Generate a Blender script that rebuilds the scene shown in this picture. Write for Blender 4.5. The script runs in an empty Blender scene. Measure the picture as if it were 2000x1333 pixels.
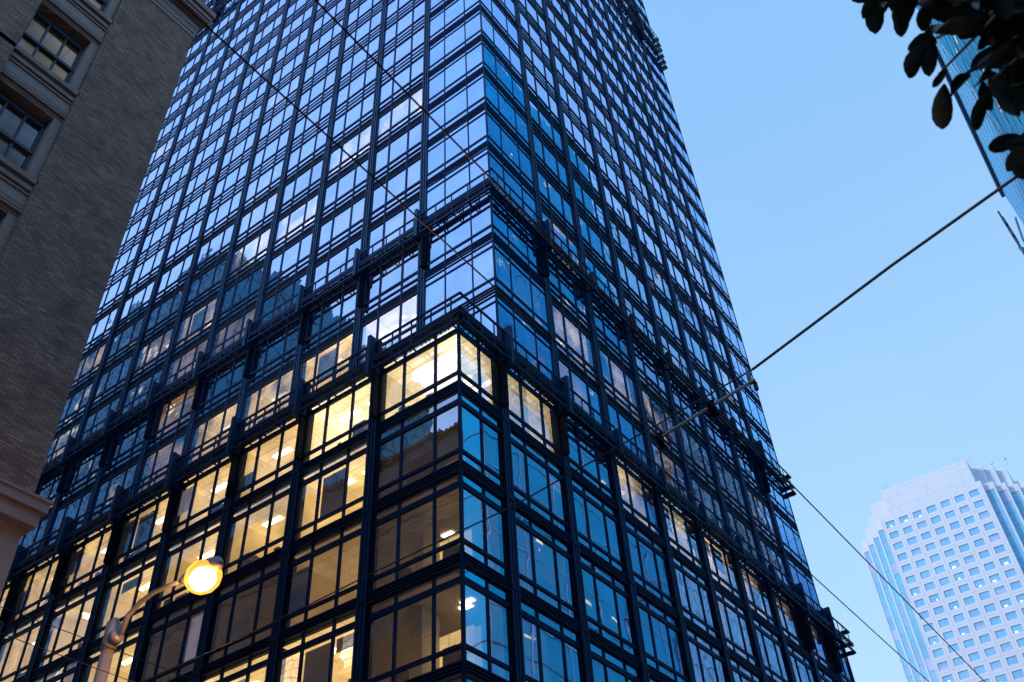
import bpy, math, random
from mathutils import Matrix, Vector
random.seed(11)
SC = bpy.context.scene
Z0 = 27.5                      # height of the podium sill line (level 0) above the ground
# ------------------------------------------------------------------ camera
CAM = Vector((-23.2073, -18.5521, -25.9239 + Z0))
MR = ((0.5996855, -0.7986786, -0.0498981), (0.5211331, 0.4370896, -0.7330573), (0.6072871, 0.4136002, 0.6783342))
FPX = 1843.65
cd = bpy.data.cameras.new('camera'); cam = bpy.data.objects.new('camera', cd)
SC.collection.objects.link(cam)
cd.sensor_width = 36.0; cd.lens = FPX * 36.0 / 2000.0; cd.clip_start = 0.1; cd.clip_end = 3000
rt, dn, fw = Vector(MR[0]), Vector(MR[1]), Vector(MR[2])
M = Matrix((rt, -dn, -fw)).transposed().to_4x4(); M.translation = CAM
cam.matrix_world = M
SC.camera = cam
cd.dof.use_dof = True; cd.dof.focus_distance = 45.0; cd.dof.aperture_fstop = 5.0

# ------------------------------------------------------------------ sky, sun, exposure
SUN_EL, SUN_AZ = 13.0, 156.0          # degrees; azimuth measured from +X towards +Y
w = bpy.data.worlds.new('World'); SC.world = w; w.use_nodes = True
nt = w.node_tree; nt.nodes.clear()
N = nt.nodes.new; L = nt.links.new
tc = N('ShaderNodeTexCoord'); sx = N('ShaderNodeSeparateXYZ'); L(tc.outputs['Generated'], sx.inputs[0])
rp = N('ShaderNodeValToRGB'); L(sx.outputs['Z'], rp.inputs[0])
cr = rp.color_ramp; cr.elements[0].position = 0.0; cr.elements[0].color = (0.60, 0.82, 1.0, 1)
cr.elements[1].position = 1.0; cr.elements[1].color = (0.24, 0.50, 1.0, 1)
e = cr.elements.new(0.45); e.color = (0.42, 0.70, 1.0, 1)
e = cr.elements.new(0.80); e.color = (0.295, 0.585, 1.0, 1)
sky = N('ShaderNodeTexSky'); sky.sky_type = 'NISHITA'; sky.sun_disc = False
sky.sun_elevation = math.radians(SUN_EL); sky.sun_rotation = math.radians(90 - SUN_AZ)
vm = N('ShaderNodeVectorMath'); vm.operation = 'DOT_PRODUCT'; L(tc.outputs['Generated'], vm.inputs[0])
vm.inputs[1].default_value = Vector((-0.62, 0.62, 0.48)).normalized()           # the afterglow lies behind the side street
mg = N('ShaderNodeMapRange'); mg.interpolation_type = 'SMOOTHSTEP'; mg.inputs[1].default_value = 0.25; mg.inputs[2].default_value = 1.0
mg.inputs[3].default_value = 0.0; mg.inputs[4].default_value = 1.0; L(vm.outputs['Value'], mg.inputs[0])
gm = N('ShaderNodeMix'); gm.data_type = 'RGBA'; gm.blend_type = 'ADD'; gm.inputs[7].default_value = (0.16, 0.16, 0.32, 1)
L(mg.outputs[0], gm.inputs[0]); L(rp.outputs[0], gm.inputs[6])
cn = N('ShaderNodeTexNoise'); cn.inputs['Scale'].default_value = 2.2; cn.inputs['Detail'].default_value = 5; L(tc.outputs['Generated'], cn.inputs['Vector'])
cm = N('ShaderNodeMapRange'); cm.inputs[1].default_value = .35; cm.inputs[2].default_value = .68; cm.inputs[3].default_value = .965; cm.inputs[4].default_value = 1.035; L(cn.outputs[0], cm.inputs[0])
b1 = N('ShaderNodeBackground'); L(cm.outputs[0], b1.inputs['Strength']); L(gm.outputs[2], b1.inputs[0])
b2 = N('ShaderNodeBackground'); b2.inputs['Strength'].default_value = 0.008; L(sky.outputs[0], b2.inputs[0])
ad = N('ShaderNodeAddShader'); L(b1.outputs[0], ad.inputs[0]); L(b2.outputs[0], ad.inputs[1])
wo = N('ShaderNodeOutputWorld'); L(ad.outputs[0], wo.inputs[0])
sl = bpy.data.lights.new('sun', 'SUN'); so = bpy.data.objects.new('sun', sl); SC.collection.objects.link(so)
sl.energy = 1.6; sl.angle = math.radians(10); sl.color = (1.0, 0.95, 0.95)
el, az = math.radians(SUN_EL), math.radians(SUN_AZ)
sd = Vector((math.cos(el) * math.cos(az), math.cos(el) * math.sin(az), math.sin(el)))
so.rotation_euler = sd.to_track_quat('Z', 'Y').to_euler(); so.location = sd * 300
SC.view_settings.view_transform = 'Standard'; SC.view_settings.look = 'None'
SC.view_settings.exposure = 0.0; SC.view_settings.gamma = 1.0
SC.render.engine = 'CYCLES'
SC.cycles.max_bounces = 7; SC.cycles.transparent_max_bounces = 12; SC.cycles.glossy_bounces = 4
SC.cycles.sample_clamp_indirect = 4.0

# ------------------------------------------------------------------ materials
MATS = {}
def mat(name, col, rough=0.6, metal=0.0, emit=None, es=1.0, spec=0.5, noise=0.0, nscale=3.0, samp=True):
    if name in MATS: return MATS[name]
    m = bpy.data.materials.new(name); m.use_nodes = True
    b = m.node_tree.nodes['Principled BSDF']
    b.inputs['Base Color'].default_value = (*col, 1); b.inputs['Roughness'].default_value = rough
    b.inputs['Metallic'].default_value = metal; b.inputs['Specular IOR Level'].default_value = spec
    if emit:
        b.inputs['Emission Color'].default_value = (*emit, 1); b.inputs['Emission Strength'].default_value = es
        if not samp: m.cycles.emission_sampling = 'NONE'
    if noise:
        n = m.node_tree; t = n.nodes.new('ShaderNodeTexCoord'); z = n.nodes.new('ShaderNodeTexNoise')
        z.inputs['Scale'].default_value = nscale; z.inputs['Detail'].default_value = 5
        n.links.new(t.outputs['Object'], z.inputs['Vector'])
        mx = n.nodes.new('ShaderNodeMix'); mx.data_type = 'RGBA'
        mx.inputs[6].default_value = (*[c * (1 - noise) for c in col], 1)
        mx.inputs[7].default_value = (*[min(1, c * (1 + noise)) for c in col], 1)
        n.links.new(z.outputs[0], mx.inputs[0]); n.links.new(mx.outputs[2], b.inputs['Base Color'])
        bp = n.nodes.new('ShaderNodeBump'); bp.inputs['Strength'].default_value = 0.15
        n.links.new(z.outputs[0], bp.inputs['Height']); n.links.new(bp.outputs[0], b.inputs['Normal'])
    MATS[name] = m; return m

def glass_mat(name, base, tint, refl, wave, wscale=0.7, fc=0.75):
    """window glass: a part of the light is mirrored, the rest goes through to the rooms"""
    m = bpy.data.materials.new(name); m.use_nodes = True; n = m.node_tree; n.nodes.clear()
    A = n.nodes.new; K = n.links.new
    out = A('ShaderNodeOutputMaterial'); mix = A('ShaderNodeMixShader')
    tr = A('ShaderNodeBsdfTransparent'); tr.inputs[0].default_value = (*tint, 1)
    gl = A('ShaderNodeBsdfGlossy'); gl.inputs['Color'].default_value = (*refl, 1); gl.inputs['Roughness'].default_value = 0.012
    lw = A('ShaderNodeLayerWeight'); lw.inputs['Blend'].default_value = 0.35
    ma = A('ShaderNodeMath'); ma.operation = 'MULTIPLY_ADD'; ma.inputs[1].default_value = fc; ma.inputs[2].default_value = base
    ma.use_clamp = True
    t = A('ShaderNodeTexCoord'); vn = A('ShaderNodeTexNoise'); vn.inputs['Scale'].default_value = 0.55; vn.inputs['Detail'].default_value = 2
    K(t.outputs['Object'], vn.inputs['Vector'])
    va = A('ShaderNodeMath'); va.operation = 'MULTIPLY_ADD'; va.inputs[1].default_value = 0.42; va.inputs[2].default_value = -0.21; va.use_clamp = False
    K(vn.outputs[0], va.inputs[0]); vs = A('ShaderNodeMath'); vs.operation = 'ADD'; vs.use_clamp = True
    K(lw.outputs['Facing'], ma.inputs[0]); K(ma.outputs[0], vs.inputs[0]); K(va.outputs[0], vs.inputs[1]); K(vs.outputs[0], mix.inputs[0]); z = A('ShaderNodeTexNoise'); z.inputs['Scale'].default_value = wscale; z.inputs['Detail'].default_value = 1.5
    K(t.outputs['Object'], z.inputs['Vector'])
    bp = A('ShaderNodeBump'); bp.inputs['Strength'].default_value = 1.0; bp.inputs['Distance'].default_value = wave
    K(z.outputs[0], bp.inputs['Height']); K(bp.outputs[0], gl.inputs['Normal'])
    K(tr.outputs[0], mix.inputs[1]); K(gl.outputs[0], mix.inputs[2]); K(mix.outputs[0], out.inputs[0])
    MATS[name] = m; return m

GL = glass_mat('tower_glass', 0.62, (0.95, 0.92, 0.85), (0.61, 0.735, 1.0), 0.010)
GC = glass_mat('corner_glass', 0.60, (0.95, 0.92, 0.85), (0.48, 0.68, 1.0), 0.012)
GT = glass_mat('lower_tower_glass', 0.55, (1.0, 0.95, 0.86), (0.62, 0.75, 1.0), 0.016)
GQ = glass_mat('street_side_glass', 0.52, (1.0, 0.95, 0.86), (0.66, 0.80, 1.0), 0.006, wscale=0.5)
GP = glass_mat('podium_glass', 0.30, (1.0, 0.95, 0.86), (0.74, 0.80, 1.0), 0.008)
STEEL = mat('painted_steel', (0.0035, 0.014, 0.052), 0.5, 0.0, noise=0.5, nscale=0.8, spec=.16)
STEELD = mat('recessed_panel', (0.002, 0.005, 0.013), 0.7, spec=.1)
RIB = mat('rib_steel', (0.005, 0.027, 0.078), 0.45, noise=0.2, spec=.2)

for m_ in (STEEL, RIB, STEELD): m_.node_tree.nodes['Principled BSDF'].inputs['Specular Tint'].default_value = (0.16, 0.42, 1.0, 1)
def glow_room_mat(name, col, s, grid=True, kind='ceil'):  # ceilings and walls glow by themselves in place of lamp light
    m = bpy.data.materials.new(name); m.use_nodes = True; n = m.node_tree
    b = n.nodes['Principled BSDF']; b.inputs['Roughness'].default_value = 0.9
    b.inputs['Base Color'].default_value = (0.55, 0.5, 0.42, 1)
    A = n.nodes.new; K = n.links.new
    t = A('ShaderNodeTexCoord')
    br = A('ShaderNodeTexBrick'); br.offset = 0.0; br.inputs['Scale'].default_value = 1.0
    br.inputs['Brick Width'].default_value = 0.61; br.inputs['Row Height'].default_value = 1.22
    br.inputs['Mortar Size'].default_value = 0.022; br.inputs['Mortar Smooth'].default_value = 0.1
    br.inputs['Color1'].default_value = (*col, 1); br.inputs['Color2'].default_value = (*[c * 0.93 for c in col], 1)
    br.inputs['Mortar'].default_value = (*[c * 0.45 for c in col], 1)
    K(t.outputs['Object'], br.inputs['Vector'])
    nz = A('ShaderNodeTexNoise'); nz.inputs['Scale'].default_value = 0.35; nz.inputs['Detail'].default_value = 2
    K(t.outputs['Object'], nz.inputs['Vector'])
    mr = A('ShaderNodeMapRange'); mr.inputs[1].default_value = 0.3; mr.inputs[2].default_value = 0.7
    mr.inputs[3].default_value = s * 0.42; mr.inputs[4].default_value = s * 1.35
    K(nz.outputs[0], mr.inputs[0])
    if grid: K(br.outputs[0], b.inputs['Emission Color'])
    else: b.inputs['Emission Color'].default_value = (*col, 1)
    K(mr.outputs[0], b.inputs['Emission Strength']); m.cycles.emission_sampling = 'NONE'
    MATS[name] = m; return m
C_ = {}
W_ = {}
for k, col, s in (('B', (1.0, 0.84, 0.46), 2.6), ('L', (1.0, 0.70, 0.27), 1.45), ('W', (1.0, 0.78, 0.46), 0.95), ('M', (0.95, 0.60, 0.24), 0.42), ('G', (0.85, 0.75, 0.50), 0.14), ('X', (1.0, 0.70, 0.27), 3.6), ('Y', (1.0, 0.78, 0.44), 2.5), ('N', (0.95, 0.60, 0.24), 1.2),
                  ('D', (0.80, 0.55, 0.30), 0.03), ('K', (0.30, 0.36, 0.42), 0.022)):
    C_[k] = glow_room_mat('ceiling_' + k, col, s); W_[k] = glow_room_mat('wall_' + k, tuple(c * q for c, q in zip(col, (1, .93, .8))), s * 0.55, False)
FIX = mat('light_fixture', (1, 1, 1), emit=(1.0, 0.93, 0.72), es=6.0, samp=False)
SHADE = mat('roller_shade_backlit', (0.5, 0.48, 0.55), 0.9, emit=(0.62, 0.56, 0.72), es=0.42, samp=False)  # own glow stands in for room light behind the cloth
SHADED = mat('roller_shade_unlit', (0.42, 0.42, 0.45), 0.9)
DESK = mat('desk_clutter', (0.10, 0.08, 0.06), 0.7)

# ------------------------------------------------------------------ mesh helpers
class MB:
    def __init__(s): s.v = []; s.f = []; s.m = []; s.mats = []
    def mi(s, m):
        if m not in s.mats: s.mats.append(m)
        return s.mats.index(m)
    def box(s, x0, x1, y0, y1, z0, z1, m):
        if x0 > x1: x0, x1 = x1, x0
        if y0 > y1: y0, y1 = y1, y0
        if z0 > z1: z0, z1 = z1, z0
        b = len(s.v); i = s.mi(m)
        s.v += [(x0, y0, z0), (x1, y0, z0), (x1, y1, z0), (x0, y1, z0), (x0, y0, z1), (x1, y0, z1), (x1, y1, z1), (x0, y1, z1)]
        for q in ((0, 3, 2, 1), (4, 5, 6, 7), (0, 1, 5, 4), (1, 2, 6, 5), (2, 3, 7, 6), (3, 0, 4, 7)):
            s.f.append(tuple(b + k for k in q)); s.m.append(i)
    def poly(s, pts, m):
        b = len(s.v); s.v += [tuple(p) for p in pts]; s.f.append(tuple(range(b, b + len(pts)))); s.m.append(s.mi(m))
    def prism(s, pts, off, m):
        """closed polygon pts extruded by vector off"""
        off = Vector(off); n = len(pts); b = len(s.v); i = s.mi(m)
        s.v += [tuple(p) for p in pts] + [tuple(Vector(p) + off) for p in pts]
        s.f.append(tuple(b + k for k in range(n))[::-1]); s.m.append(i)
        s.f.append(tuple(b + n + k for k in range(n))); s.m.append(i)
        for k in range(n):
            s.f.append((b + k, b + (k + 1) % n, b + n + (k + 1) % n, b + n + k)); s.m.append(i)
    def tube(s, pts, rad, m, seg=8, cap=True):
        pts = [Vector(p) for p in pts]; n = len(pts)
        rads = rad if isinstance(rad, (list, tuple)) else [rad] * n
        i = s.mi(m); rings = []
        up = None
        for k, p in enumerate(pts):
            t = (pts[min(k + 1, n - 1)] - pts[max(k - 1, 0)]).normalized()
            if up is None: up = t.orthogonal().normalized()
            up = (up - t * up.dot(t)).normalized(); sd2 = t.cross(up)
            b = len(s.v); rings.append(b)
            for j in range(seg):
                a = 2 * math.pi * j / seg
                s.v.append(tuple(p + (up * math.cos(a) + sd2 * math.sin(a)) * rads[k]))
        for k in range(n - 1):
            for j in range(seg):
                j2 = (j + 1) % seg
                s.f.append((rings[k] + j, rings[k] + j2, rings[k + 1] + j2, rings[k + 1] + j)); s.m.append(i)
        if cap:
            s.f.append(tuple(rings[0] + j for j in range(seg))[::-1]); s.m.append(i)
            s.f.append(tuple(rings[-1] + j for j in range(seg))); s.m.append(i)
    def build(s, name, parent=None, smooth=False):
        me = bpy.data.meshes.new(name); me.from_pydata(s.v, [], s.f)
        for m in s.mats: me.materials.append(m)
        me.polygons.foreach_set('material_index', s.m)
        if smooth: me.polygons.foreach_set('use_smooth', [True] * len(me.polygons))
        me.update()
        o = bpy.data.objects.new(name, me); SC.collection.objects.link(o)
        if parent: o.parent = parent; o.matrix_parent_inverse = parent.matrix_world.inverted()
        return o

def empty(name, loc=(0, 0, 0)):
    o = bpy.data.objects.new(name, None); SC.collection.objects.link(o); o.location = loc; o.empty_display_size = 1
    o.matrix_world = Matrix.Translation(loc); return o
def tag(o, label=None, cat=None, group=None, kind=None):
    if label: o['label'] = label
    if cat: o['category'] = cat
    if group: o['group'] = group
    if kind: o['kind'] = kind
    return o
def proj(x, y, z):
    d = Vector((x, y, z)) - CAM; zc = d.dot(fw)
    if zc < 0.5: return None
    return 1000 + FPX * d.dot(rt) / zc, 666.5 + FPX * d.dot(dn) / zc
def ray(u, v):
    return (rt * ((u - 1000) / FPX) + dn * ((v - 666.5) / FPX) + fw).normalized()
def onz(u, v, z):
    r = ray(u, v); return CAM + r * ((z - CAM.z) / r.z)
def hor(u, v, h):
    r = ray(u, v); return CAM + r * (h / math.hypot(r.x, r.y))

# ================================================================== OFFICE TOWER
D, G, B, CW = 2.944, 4.829, 4.677, 0.48
H = 4.0
NB = 9                                    # column lines along the left face
XE = D + 2 * G + 6 * B                    # right end of the tower
XP = XE + D                               # right end of the podium
YE = 2 * G + NB * B                       # far end along the side street
NTOP = 25
tower = empty('office_tower', (0, 0, 0))
tag(tower, 'dark steel and glass office tower rising above its projecting lower block with lit corner offices', 'office tower')

class Face:
    """u runs along the facade, o outwards from the glass line, z up"""
    def __init__(s, side, pos): s.side = side; s.pos = pos
    def box(s, mb, u0, u1, o0, o1, z0, z1, m):
        if s.side == 'L': mb.box(s.pos - o0, s.pos - o1, u0, u1, z0, z1, m)
        else: mb.box(u0, u1, s.pos - o0, s.pos - o1, z0, z1, m)
    def pt(s, u, o, z): return (s.pos - o, u, z) if s.side == 'L' else (u, s.pos - o, z)
    def quad(s, mb, u0, u1, z0, z1, o, m, jit=0.0):
        r = lambda: o + random.uniform(-jit, jit)
        a, b, c, d = r(), r(), r(), r(); d = a + c - b            # stays planar
        P = [s.pt(u0, a, z0), s.pt(u1, b, z0), s.pt(u1, c, z1), s.pt(u0, d, z1)]
        if s.side == 'L': P = P[::-1]
        mb.poly(P, m)

FLp, FLt, FR = Face('L', 0.0), Face('L', D), Face('R', 0.0)
R_cols = [D + G + (k - 2) * B for k in range(0, 10)]        # R_cols[1] is the podium's second column, [2]..[8] the tower's
L_cols = [G + k * B for k in range(NB + 1)]

# ---- bays: (face, u0, u1, style, panes, level range)
def splits(u0, u1, n, corner_at=None):
    w = [1, 1.3, 1] if n == 3 else [1.12, 1]
    t = sum(w); r = [u0]; 
    for q in w: r.append(r[-1] + (u1 - u0) * q / t)
    return r

bays = []     # dict(face, u0, u1, n, style, panes, wing, idx)
hw = CW / 2
for n in range(-6, NTOP + 1):
    pod = n <= 0
    F = FLp if pod else FLt
    # left face
    bays.append(dict(F=F, u0=0.0, u1=G - hw, n=n, st='P' if pod else 'C', pn=3, wing='L', i=0))
    for k in range(NB):
        bays.append(dict(F=F, u0=L_cols[k] + hw, u1=L_cols[k + 1] - hw, n=n, st='P' if pod else ('T2' if n <= 7 else 'T1'), pn=3, wing='L', i=k + 1))
    bays.append(dict(F=F, u0=L_cols[NB] + hw, u1=YE, n=n, st='P' if pod else 'C', pn=3, wing='L', i=NB + 1))
    # right face
    if pod:
        bays.append(dict(F=FR, u0=0.0, u1=R_cols[1] - hw, n=n, st='P', pn=2, wing='R', i=0))
        for k in range(1, 9):
            bays.append(dict(F=FR, u0=R_cols[k] + hw, u1=R_cols[k + 1] - hw, n=n, st='P', pn=3, wing='R', i=k))
        bays.append(dict(F=FR, u0=R_cols[9] + hw, u1=XP, n=n, st='P', pn=2, wing='R', i=9))
    else:
        bays.append(dict(F=FR, u0=D, u1=R_cols[2] - hw, n=n, st='C', pn=3, wing='R', i=1))
        for k in range(2, 8):
            bays.append(dict(F=FR, u0=R_cols[k] + hw, u1=R_cols[k + 1] - hw, n=n, st='T2' if n <= 7 else 'T1', pn=3, wing='R', i=k))
        bays.append(dict(F=FR, u0=R_cols[8] + hw, u1=XE, n=n, st='C', pn=3, wing='R', i=8))

OFF = {'C': 0.0, 'T1': -0.04, 'T2': -0.07, 'P': -0.10}
def visible_area(b):
    zb = Z0 + H * b['n']; F = b['F']; q = []
    for (u, z) in ((b['u0'], zb - .4), (b['u1'], zb - .4), (b['u1'], zb + 2.6), (b['u0'], zb + 2.6)):
        p = proj(*F.pt(u, 0, z))
        if not p: return 0
        q.append(p)
    cx = sum(p[0] for p in q) / 4; cy = sum(p[1] for p in q) / 4
    if not (-60 < cx < 2060 and -60 < cy < 1390): return 0
    if F.side == 'L':                                            # hidden behind the brick building?
        xe = 385 - (cy - 50) * 0.344
        if cx < xe and cy < 990: return 0
    a = 0
    for k in range(4): a += q[k][0] * q[(k + 1) % 4][1] - q[(k + 1) % 4][0] * q[k][1]
    return abs(a) / 2
for b in bays: b['area'] = visible_area(b)
rank = sorted(range(len(bays)), key=lambda i: -bays[i]['area'])
for r, i in enumerate(rank): bays[i]['own'] = r < 100

def glass_of(mb, b):
    F = b['F']; o = OFF[b['st']]; zb = Z0 + H * b['n']; g = (GP if F.side == 'L' else GQ) if b['st'] == 'P' else (GT if b['st'] == 'T2' else (GC if b['st'] == 'C' else GL))
    sp = splits(b['u0'], b['u1'], b['pn'])
    if b['F'].side == 'R' and b['i'] == 0: pass
    for a, c in zip(sp[:-1], sp[1:]):
        F.quad(mb, a, c, zb - 0.47, zb - 0.0, o, g, 0.004)
        F.quad(mb, a, c, zb + 0.0, zb + 2.28, o, g, 0.004)
        if b['st'] in ('C', 'T1'):
            F.quad(mb, a, c, zb + 2.28, zb + 3.53, o, g, 0.004)
        else:
            F.quad(mb, a, c, zb + 2.28, zb + 3.53, o, g, 0.004)
def frame_of(mb, b):
    F = b['F']; o = OFF[b['st']]; zb = Z0 + H * b['n']; st = b['st']
    u0, u1 = b['u0'], b['u1']
    sp = splits(u0, u1, b['pn'])
    mw = 0.035 if st == 'C' else 0.055
    mo = 0.03 if st == 'C' else 0.05
    ztop = zb + 3.53
    for u in sp[1:-1]:
        F.box(mb, u - mw, u + mw, o - 0.06, o + mo, zb - 0.47, ztop, STEEL)
    # sill transom, header bar
    F.box(mb, u0, u1, o - 0.05, o + mo + 0.012, zb - 0.075, zb + 0.075, STEEL)
    F.box(mb, u0, u1, o - 0.05, o + mo + 0.012, zb + 2.31, zb + 2.41 + (0.14 if st == 'P' else (.07 if st == 'T1' else 0)), STEEL)
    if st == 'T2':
        F.box(mb, u0, u1, o + 0.002, o + 0.03, zb + 2.45, zb + 2.90, STEELD)  # flat dark strip imitates the shaded recess above the pane
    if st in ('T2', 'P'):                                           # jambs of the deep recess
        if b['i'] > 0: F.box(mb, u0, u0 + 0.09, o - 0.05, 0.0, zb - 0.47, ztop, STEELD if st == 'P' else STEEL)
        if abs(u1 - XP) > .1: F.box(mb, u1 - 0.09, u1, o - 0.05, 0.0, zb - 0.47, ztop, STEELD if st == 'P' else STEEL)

mbs, fbs = MB(), MB()
for b in bays:
    if b['own']:
        a = MB(); glass_of(a, b); wo_ = a.build('window', tower)
        c = MB(); frame_of(c, b); c.build('window_frame', wo_)
    else:
        glass_of(mbs, b); frame_of(fbs, b)
o = mbs.build('window', tower); tag(o, kind='stuff')
o2 = fbs.build('window_frame', o)

# ---- corner posts of glass, spandrel rails level by level
def rails(mb, F, u0, u1, n, st, e0=0.0, e1=0.0):
    zb = Z0 + H * n
    if st == 'C':
        for z, t in ((2.80, .03), (3.04, .03), (3.24, .028), (3.44, .035)):
            F.box(mb, u0 - e0 * .05, u1 + e1 * .05, -0.05, 0.05, zb + z - t, zb + z + t, STEEL)
        pass
    else:
        o = OFF[st]
        pr = 0.0 if st != 'P' else 0.03
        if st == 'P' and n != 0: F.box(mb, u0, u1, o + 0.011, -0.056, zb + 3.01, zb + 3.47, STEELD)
        for z, t in (((2.95, .085), (3.42, .06)) if st == 'T1' else ((2.97, .06), (3.44, .045)) if st == 'T2' else ((3.03, .03), (3.16, .026), (3.29, .026), (3.43, .035))):
            F.box(mb, u0 - e0 * pr, u1 + e1 * pr, o + .012, pr, zb + z - t, zb + z + t, STEEL)
for n in range(-6, NTOP + 1):
    mb = MB()
    for b in bays:
        if b['n'] != n: continue
        first = b['i'] == 0 or (b['wing'] == 'R' and b['i'] == 1 and n > 0)
        last = abs(b['u1'] - (XP if n <= 0 else XE)) < .01
        rails(mb, b['F'], b['u0'], b['u1'], n, b['st'], 1 if (first and b['wing'] == 'L') else 0, 1 if last else 0)
    mb.build('spandrel', tower)

# ---- columns
def column(F, u, z0, z1, st='n'):
    mb = MB()
    F.box(mb, u - hw, u + hw, -0.45, 0.02, z0, z1, STEEL)
    for s in (-1, 1):
        F.box(mb, u + s * (hw - 0.05) - 0.05, u + s * (hw - 0.05) + 0.05, 0.02, 0.08, z0, z1, RIB)
    F.box(mb, u - 0.05, u + 0.05, 0.02, 0.07, z0, z1, RIB)
    for n in range(int((z0 - Z0) / H) - 1, int((z1 - Z0) / H) + 1):   # splice plates at every floor
        z = Z0 + n * H + 3.2
        if z0 < z < z1: F.box(mb, u - hw - .01, u + hw + .01, 0.015, 0.095, z - .09, z + .09, STEEL)
    return mb.build('column', tower)
ZT = Z0 + H * (NTOP + 1)
ZPT = Z0 + 3.55
for u in L_cols: column(FLp, u, 0, ZPT)
for u in L_cols: column(FLt, u, Z0 + 3.0, ZT)
for k in (1, 9): column(FR, R_cols[k], 0, ZPT)
for k in range(2, 9): column(FR, R_cols[k], 0, ZT)
mb = MB()                                                        # slim corner posts
mb.box(-0.02, 0.10, -0.02, 0.10, 0, ZPT, STEEL); mb.box(D - 0.03, D + 0.06, -0.03, 0.06, Z0 + 3, ZT, STEEL)
mb.box(XE - 0.06, XE + 0.03, -0.03, 0.06, Z0 + 3, ZT, STEEL); mb.box(XP - 0.10, XP + 0.02, -0.02, 0.10, 0, ZPT, STEEL)
mb.build('corner_post', tower)

# ---- rooms behind the glass
LIT = {('L', 0): 'BBLLLLLLMKK', ('L', -1): 'KLLLLLLLMKK', ('L', -2): 'DMDDLMLLLKK', ('L', -3): 'DLLMDMLLKKK', ('L', -4): 'LLDLDLKKKKK', ('L', -5): 'LLKLDLKKKKK',
       ('L', 2): 'KWLLLMKDKKK', ('L', 3): 'KKKKKMKKKKK', ('L', 4): 'KKKKMMDKLKK', ('L', 5): 'KKKDKWMKKKK', ('L', 6): 'KKKWWKKKLKK', ('L', 7): 'KWWKMKKKKKK',
       ('L', 8): 'KKKKLKKKKKK', ('L', 9): 'KKKKKKWKKKK',
       ('R', 0): 'BBKWBLWMMK', ('R', -1): 'KKKKDMDKKK', ('R', -2): 'DKKKKDKKKK', ('R', -3): 'DKKKKMKKKK', ('R', 1): 'KKMKMKKKKKK', ('R', 2): 'KKWWLKKWKKK', ('R', 3): 'KKKKKDDKKKK',
       ('R', 4): 'KKWKKWKKKKK', ('R', 5): 'KKKKKKKWKKK', ('R', 6): 'KKKKKWKKKKK'}
DEP = 5.2
rnd = random.Random(5)
def state(b):
    s = LIT.get((b['wing'], b['n']))
    up = b['n'] > 0 or b['wing'] == 'R'
    if s and b['i'] < len(s): return {'L': 'X', 'W': 'Y', 'M': 'N'}.get(s[b['i']], s[b['i']]) if up else s[b['i']]  # brighter glowing room copies make up for the stronger mirror glass
    r = rnd.random()
    return 'Y' if r < 0.06 else ('N' if r < 0.10 else 'K')
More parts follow.
